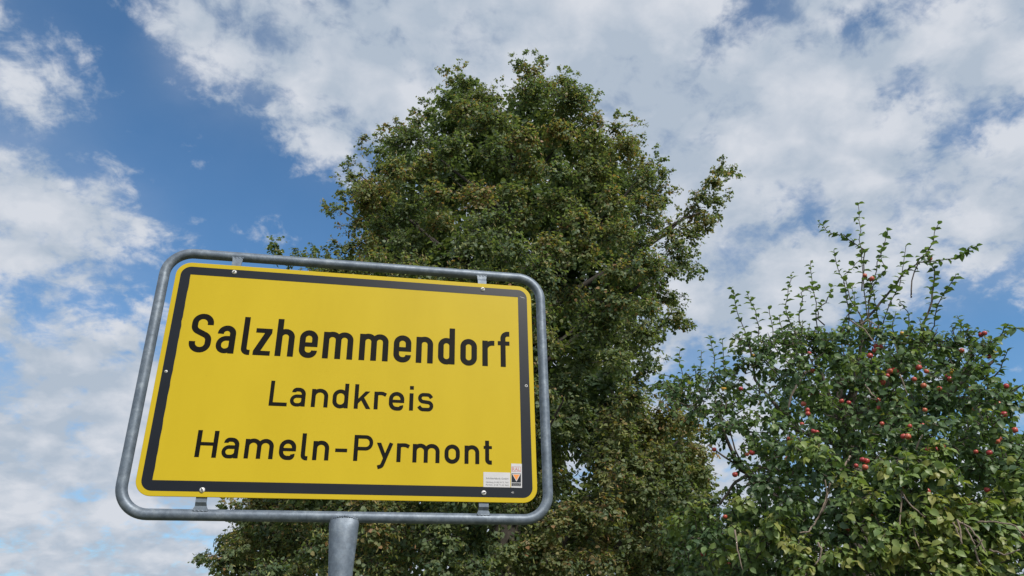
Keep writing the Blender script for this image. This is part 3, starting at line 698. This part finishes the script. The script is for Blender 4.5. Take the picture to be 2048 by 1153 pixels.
# ------------------------------------------------------------------ apple tree
AC = at(1700, 900, 8.6); abase = (float(AC[0]), float(AC[1]), 0.0)
app = empty('apple_tree', abase, 'leafy apple tree with red apples and long upright shoots at the right', 'tree')
APOLY = [(1325, 800), (1370, 745), (1430, 745), (1480, 690), (1530, 665), (1590, 640), (1640, 655), (1700, 665), (1800, 660), (1850, 665), (1900, 660), (1985, 690), (2005, 760), (2025, 830), (2060, 880), (2200, 930), (2230, 1200), (1330, 1200), (1350, 1080), (1430, 1040), (1500, 1000), (1490, 900), (1430, 870), (1400, 830)]
aholes = [(1455, 940, 42), (1620, 760, 20), (1640, 985, 18), (1600, 690, 0), (1500, 960, 25)]
def app_depth(px, py):
    q = min(.97, abs(px - 1750) / 480); return 2.3 * math.sqrt(1 - q * q) * min(1, .3 + max(0, py - 600) / 420)
ac = Cloud(); at_ = Cloud(); 
ab = []
for (x, y) in scatter(APOLY, 40, 14, 7000, aholes): ab.append((x, y, random.uniform(28, 46), 8.6 - app_depth(x, y) + random.uniform(-.45, .4), 1))
for (x, y) in scatter(APOLY, 58, 44, 4000, aholes + [(1480, 760, 110), (1530, 860, 60)]): ab.append((x, y, random.uniform(44, 60), 8.8 + random.uniform(-.4, .6), 2))
for (x, y) in scatter([(1560, 760), (1960, 760), (2060, 900), (2200, 1200), (1350, 1200), (1480, 1060), (1560, 950)], 70, 10, 2500): ab.append((x, y, random.uniform(56, 72), 9.8 + random.uniform(-.4, .6), 2))
# loose sprays over the sky gap and the low front shoots, painted sunlit by a lighter tint
ab += [(x, y, r, 8.3, 1) for (x, y, r) in [(1450, 820, 22), (1480, 850, 24), (1460, 785, 20), (1500, 885, 24), (1440, 850, 18), (1475, 915, 16), (1430, 880, 18), (1410, 840, 24), (1380, 800, 24), (1350, 775, 18), (1320, 770, 12), (1455, 870, 24), (1490, 930, 16), (1520, 990, 24), (1470, 985, 18), (1440, 1010, 26), (1405, 1030, 26), (1375, 1035, 20), (1345, 1045, 14), (1420, 1060, 30), (1480, 1040, 30)]]
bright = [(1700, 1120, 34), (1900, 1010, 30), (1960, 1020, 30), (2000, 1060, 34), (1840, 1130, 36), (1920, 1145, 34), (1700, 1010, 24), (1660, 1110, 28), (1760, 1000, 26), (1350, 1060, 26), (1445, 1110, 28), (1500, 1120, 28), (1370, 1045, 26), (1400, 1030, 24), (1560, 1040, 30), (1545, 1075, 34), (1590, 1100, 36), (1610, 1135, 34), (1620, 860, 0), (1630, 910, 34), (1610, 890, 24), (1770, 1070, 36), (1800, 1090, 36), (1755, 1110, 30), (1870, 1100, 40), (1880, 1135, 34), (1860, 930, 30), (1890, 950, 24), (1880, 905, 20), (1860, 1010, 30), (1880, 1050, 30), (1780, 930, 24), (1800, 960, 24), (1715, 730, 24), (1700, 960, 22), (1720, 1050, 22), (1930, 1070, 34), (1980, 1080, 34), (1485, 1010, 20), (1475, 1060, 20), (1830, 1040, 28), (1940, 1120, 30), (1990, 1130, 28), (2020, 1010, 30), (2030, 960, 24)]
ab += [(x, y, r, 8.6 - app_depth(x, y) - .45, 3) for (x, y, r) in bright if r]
acen = np.array([AC[0], AC[1], 3.4])
for (x, y, r, D, kind) in ab:
    if kind == 1 and abs(x - 1690) < 48 and 760 < y < 1020: D += 1.1
    c = at(x, y, D); rw = pxr(x, y, D, r); rel = c - acen; hsh = .5 + .5 * math.sin(c[0] * 3.3 + 2) * math.cos(c[2] * 2.9 + c[1])
    tint = .30 + .16 * hsh + random.uniform(-.08, .08)
    if kind == 3: tint = .76 + random.uniform(-.08, .08)  # sunlight on the front shoots is put into their leaf tint
    if kind == 2: tint -= .1  # inner layers darkened in colour to stand for crown shade
    ntw = int((17 if kind == 2 else (21 if x < 1590 and y < 960 else 35)) * max(.2, rw / .25) ** 1.6) + 3
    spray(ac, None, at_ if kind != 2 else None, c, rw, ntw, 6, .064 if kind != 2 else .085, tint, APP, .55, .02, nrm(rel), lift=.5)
# long upright shoots, drawn as real twigs with alternate leaves
SH = [([(1735, 650), (1728, 560), (1722, 480), (1716, 408)], 16), ([(1722, 500), (1690, 472), (1660, 465), (1635, 442)], 12), ([(1742, 570), (1762, 510), (1778, 456)], 10), ([(1700, 640), (1684, 560), (1668, 500)], 11),
      ([(1725, 640), (1700, 600), (1690, 550), (1720, 520)], 8), ([(1722, 652), (1770, 592), (1812, 545), (1852, 510), (1876, 450)], 20), ([(1850, 522), (1905, 518), (1930, 505), (1956, 491)], 10), ([(1842, 680), (1862, 605), (1868, 540), (1850, 500)], 18),
      ([(1862, 650), (1890, 592), (1912, 548)], 12), ([(1765, 640), (1800, 570), (1812, 490)], 12), ([(1735, 600), (1752, 560), (1770, 540), (1760, 500)], 9), ([(1500, 700), (1476, 625), (1463, 577)], 13), ([(1520, 690), (1506, 625), (1495, 583)], 12),
      ([(1585, 660), (1572, 605), (1582, 548)], 12), ([(1635, 640), (1622, 570), (1622, 522)], 10), ([(1545, 680), (1538, 612)], 7), ([(1430, 750), (1424, 705), (1421, 672)], 8), ([(1450, 745), (1444, 678)], 8), ([(1405, 760), (1402, 702)], 6), ([(1380, 770), (1345, 752), (1312, 748)], 8),
      ([(1370, 790), (1355, 730), (1362, 698)], 6), ([(1950, 700), (1925, 660), (1915, 632)], 8), ([(1985, 700), (2000, 670), (2018, 648)], 8), ([(1990, 680), (2020, 660), (2042, 656)], 5), ([(2005, 740), (2015, 700)], 5), ([(2020, 820), (2018, 780)], 4),
      ([(1600, 640), (1600, 585), (1640, 570)], 8), ([(1640, 620), (1655, 590), (1668, 572)], 6), ([(1680, 660), (1710, 610), (1705, 570)], 8), ([(1820, 660), (1812, 622), (1800, 600)], 6), ([(1790, 660), (1790, 625)], 5), ([(1755, 640), (1750, 590), (1738, 560)], 9), ([(1560, 680), (1560, 630)], 7), ([(1480, 720), (1485, 665)], 6), ([(1335, 800), (1325, 775), (1300, 770)], 5)]
leaf_me = bpy.data.meshes.new('leaf'); T_, F_ = APP; leaf_me.from_pydata([tuple(v) for v in T_], [], [tuple(map(int, f)) for f in F_]); leaf_me.materials.append(m_app)
la = leaf_me.attributes.new('tint', 'FLOAT', 'POINT'); la.data.foreach_set('value', [.36] * len(T_))
leaf_me2 = leaf_me.copy(); leaf_me2.attributes['tint'].data.foreach_set('value', [.60] * len(T_))
nleaf = 0; base0 = Vector(app.location)
for (pp, nl) in SH:
    vx, vy = 1715 - pp[0][0], 900 - pp[0][1]; vl = math.hypot(vx, vy); k_ = min(80, vl * .5) / vl if nl > 6 else .12
    pp = [(pp[0][0] + vx * k_, pp[0][1] + vy * k_)] + pp
    D = 8.3 + random.uniform(-.35, .35); wpts = [at(x, y, D + random.uniform(-.05, .05)) for x, y in pp]
    fine = []; 
    for i in range(len(wpts) - 1):
        for f_ in np.linspace(0, 1, 5)[:-1]: fine.append(wpts[i] + (wpts[i + 1] - wpts[i]) * f_ + rng.normal(size=3) * .006)
    fine.append(wpts[-1]); m = len(fine)
    bd = rng.normal(size=3) * .035; bd[2] = 0
    fine = [p + bd * math.sin(i * 1.3 * math.pi / m * 2) * (1 - i / m) for i, p in enumerate(fine)]
    sweep('branch', [tuple(p) for p in fine], [(.014 if nl > 17 else .005) * (1 - i / m) + .0028 for i in range(m)], m_barka, app, nseg=6)
    nl2 = int(nl * 2.5)
    for q in range(nl2):
        f_ = min(1., .18 + .82 * (q + random.uniform(-.45, .45) * (q < nl2 - 1)) / (nl2 - 1)); t_ = f_ * (m - 1); i = min(m - 2, int(t_)); p = fine[i] + (fine[i + 1] - fine[i]) * (t_ - i); dd = nrm(fine[i + 1] - fine[i])
        ang = q * 2.4 + random.uniform(-.5, .5); rd = np.array([math.cos(ang), math.sin(ang), 0]); ax = nrm(rd * .9 + dd * .55 + np.array([0, 0, random.uniform(-.6, .2)]))
        up = nrm(np.array([0, 0, 1.]) + rd * -.2 + rng.normal(size=3) * .3); sz = random.uniform(.055, .10) * (.75 if f_ > .93 else 1)
        if nleaf < 300 and (q % 3 != 2 or pp[-1][1] < 560):
            x = nrm(np.cross(ax, up)); z = np.cross(x, ax); mt = Matrix([[x[0], ax[0], z[0], p[0]], [x[1], ax[1], z[1], p[1]], [x[2], ax[2], z[2], p[2]], [0, 0, 0, 1]]) @ Matrix.Scale(sz, 4)
            o = bpy.data.objects.new('leaf', leaf_me if random.random() < .7 else leaf_me2); COL.objects.link(o); o.parent = app; o.matrix_basis = Matrix.Translation(-base0) @ mt; nleaf += 1
        else:
            ac.add(*place(APP, p[None], ax[None], up[None], np.array([sz]), np.array([random.uniform(.3, .6)])))
ac.build('foliage', m_app, app); at_.build('twigs', m_barka, app)
# trunk and boughs
tpa = [(abase[0], abase[1], -.1), (abase[0] - .05, abase[1], 1.), (abase[0] - .12, abase[1] + .1, 2.1), (abase[0] - .02, abase[1], 3.2), (abase[0] + .05, abase[1], 4.3)]
sweep('trunk', tpa, [.19, .16, .13, .09, .04], m_barka, app, nseg=12)
def bough(pts, D0, D1, r0, r1, mat=m_barka, name='branch'):
    w_ = []
    for i in range(len(pts) - 1):
        for f_ in np.linspace(0, 1, 5)[:-1]:
            g_ = (i + f_) / (len(pts) - 1); w_.append(at(pts[i][0] + (pts[i + 1][0] - pts[i][0]) * f_, pts[i][1] + (pts[i + 1][1] - pts[i][1]) * f_, D0 + (D1 - D0) * g_) + rng.normal(size=3) * .0025)
    w_.append(at(*pts[-1], D1)); m = len(w_); return sweep(name, [tuple(p) for p in w_], [r0 + (r1 - r0) * i / (m - 1) for i in range(m)], mat, app, nseg=8)
bough([(1700, 820), (1725, 700), (1722, 640)], 8.6, 8.3, .05, .02); bough([(1700, 860), (1800, 740), (1860, 660)], 8.6, 8.2, .05, .018)
bough([(1690, 880), (1640, 740), (1610, 745), (1582, 790), (1575, 830)], 8.6, 8.0, .024, .009); bough([(1700, 900), (1590, 860), (1510, 760), (1500, 690)], 8.8, 8.3, .026, .009)
bough([(1560, 980), (1480, 940), (1450, 870), (1430, 800)], 8.5, 8.2, .03, .01); bough([(1560, 1000), (1480, 935), (1415, 890)], 8.5, 8.2, .022, .006); bough([(1500, 960), (1470, 900), (1455, 840)], 8.4, 8.2, .012, .006)
bough([(1440, 1010), (1470, 965), (1520, 935), (1560, 940)], 8.2, 8.4, .012, .02); bough([(1700, 900), (1880, 800), (1990, 720)], 8.6, 8.2, .05, .014)
bough([(1700, 915), (1694, 925), (1672, 952), (1658, 972), (1654, 992), (1642, 1025), (1630, 1048), (1616, 1064), (1600, 1066)], 6.5, 5.75, .010, .004, m_dead)
bough([(1634, 1085), (1643, 1100), (1640, 1118), (1630, 1130)], 5.7, 5.7, .008, .004, m_dead)
for pts in ([(1803, 982), (1820, 1010), (1850, 1035)], [(1803, 984), (1801, 1030), (1798, 1060)], [(1826, 1040), (1830, 1075), (1842, 1102)], [(1915, 1040), (1922, 1068), (1921, 1090)], [(1905, 1045), (1915, 1065), (1925, 1088)], [(1912, 1042), (1940, 1055), (1960, 1083), (1972, 1105)], [(1925, 1045), (1940, 1070), (1950, 1090)],
            [(1955, 1044), (1990, 1044), (2030, 1052), (2050, 1075)], [(1960, 1130), (1950, 1100), (1965, 1080)], [(1730, 770), (1745, 790), (1757, 800)], [(1800, 750), (1815, 790)], [(1470, 1060), (1475, 1100), (1485, 1140)], [(1830, 900), (1845, 870)], [(1700, 640), (1730, 660), (1750, 690)], [(1720, 650), (1735, 640), (1760, 655)], [(1640, 1030), (1655, 1000), (1650, 960)], [(1980, 1100), (2010, 1110), (2040, 1100)]):
    bough(pts, 5.85 if pts[0][1] > 860 else 6.5, 5.8 if pts[0][1] > 860 else 6.5, .0065, .0035, m_dead)
# apples
q3 = lambda x, y: (1400 + x / 2.883, 400 + y / 2.883); q4 = lambda x, y: (1400 + x / 3.091, 780 + y / 3.091)
AP = [q3(*p) for p in [(950, 437), (990, 455), (1325, 340), (1015, 845), (1010, 870), (1040, 850), (630, 885), (650, 985), (655, 1118), (1195, 775), (1640, 770), (1620, 780), (1665, 905), (1095, 990), (1118, 985), (1138, 992), (1080, 1015), (960, 1030), (985, 1040), (1000, 1035), (1052, 1055), (1235, 1035), (1257, 945), (1262, 968), (1305, 990), (1290, 1072), (1430, 1020), (1440, 1035), (1560, 1090), (1765, 1075), (1000, 750), (985, 805), (235, 1090), (980, 900), (1510, 870), (1380, 1090)]]
AP += [q4(*p) for p in [(703, 23), (640, 88), (665, 125), (667, 148), (630, 213), (722, 264), (700, 256), (546, 303), (572, 300), (558, 330), (88, 370), (290, 400), (320, 390), (542, 425), (216, 525), (590, 618), (612, 648), (155, 785), (500, 870), (1100, 65), (1110, 112), (1125, 210), (1390, 125), (1297, 225), (1405, 220), (1375, 225), (1257, 288), (1285, 290), (1470, 335), (1498, 350), (1462, 370), (1410, 370), (1003, 432), (1030, 440), (1020, 480), (965, 470), (1840, 282), (1850, 303), (1835, 318), (1878, 152), (1845, 88), (1700, 118), (1705, 383), (1790, 390), (1405, 628), (1648, 695), (1668, 715), (1050, 770), (1072, 768), (1035, 795), (1080, 712), (908, 862), (1775, 620), (1830, 870), (920, 80), (875, 70), (20, 1015), (175, 1080), (455, 925), (1945, 250), (1270, 600), (1985, 920)]]
AY = [q3(1165, 770), q3(1445, 990), q3(310, 900), q3(137, 1090)]
am = None; pr = [(.0, -.78), (.32, -.86), (.62, -.78), (.88, -.42), (1.0, .08), (.93, .50), (.68, .80), (.36, .86), (.12, .70), (.0, .62)]
AV = []; AF = []; ns_ = 14
for (r, h) in pr:
    for i in range(ns_): a = 2 * math.pi * i / ns_; AV.append((r * math.cos(a), r * math.sin(a), h))
for j in range(len(pr) - 1):
    for i in range(ns_): AF.append((j * ns_ + i, j * ns_ + (i + 1) % ns_, (j + 1) * ns_ + (i + 1) % ns_, (j + 1) * ns_ + i))
def apple_mesh(mat):
    me = bpy.data.meshes.new('apple'); me.from_pydata(AV, [], AF); me.polygons.foreach_set('use_smooth', [True] * len(AF)); me.materials.append(mat); me.update(); return me
ar, ay = apple_mesh(m_apple), apple_mesh(m_yapple)
for i, (x, y) in enumerate(AP + AY):
    D = 8.25 if y < 620 else 8.6 - app_depth(x, y) - .20 + random.uniform(-.06, .06)
    if x < 1480 and 760 < y < 960: D = 7.9
    p = at(x, y, D); o = bpy.data.objects.new('apple', ar if i < len(AP) else ay); COL.objects.link(o); o.parent = app
    o.location = Vector(p) - base0; s_ = random.uniform(.018, .027) * (D / 7); o.scale = (s_, s_, s_ * .92); o.rotation_euler = (random.uniform(-.5, .5), random.uniform(-.5, .5), random.uniform(0, 6))
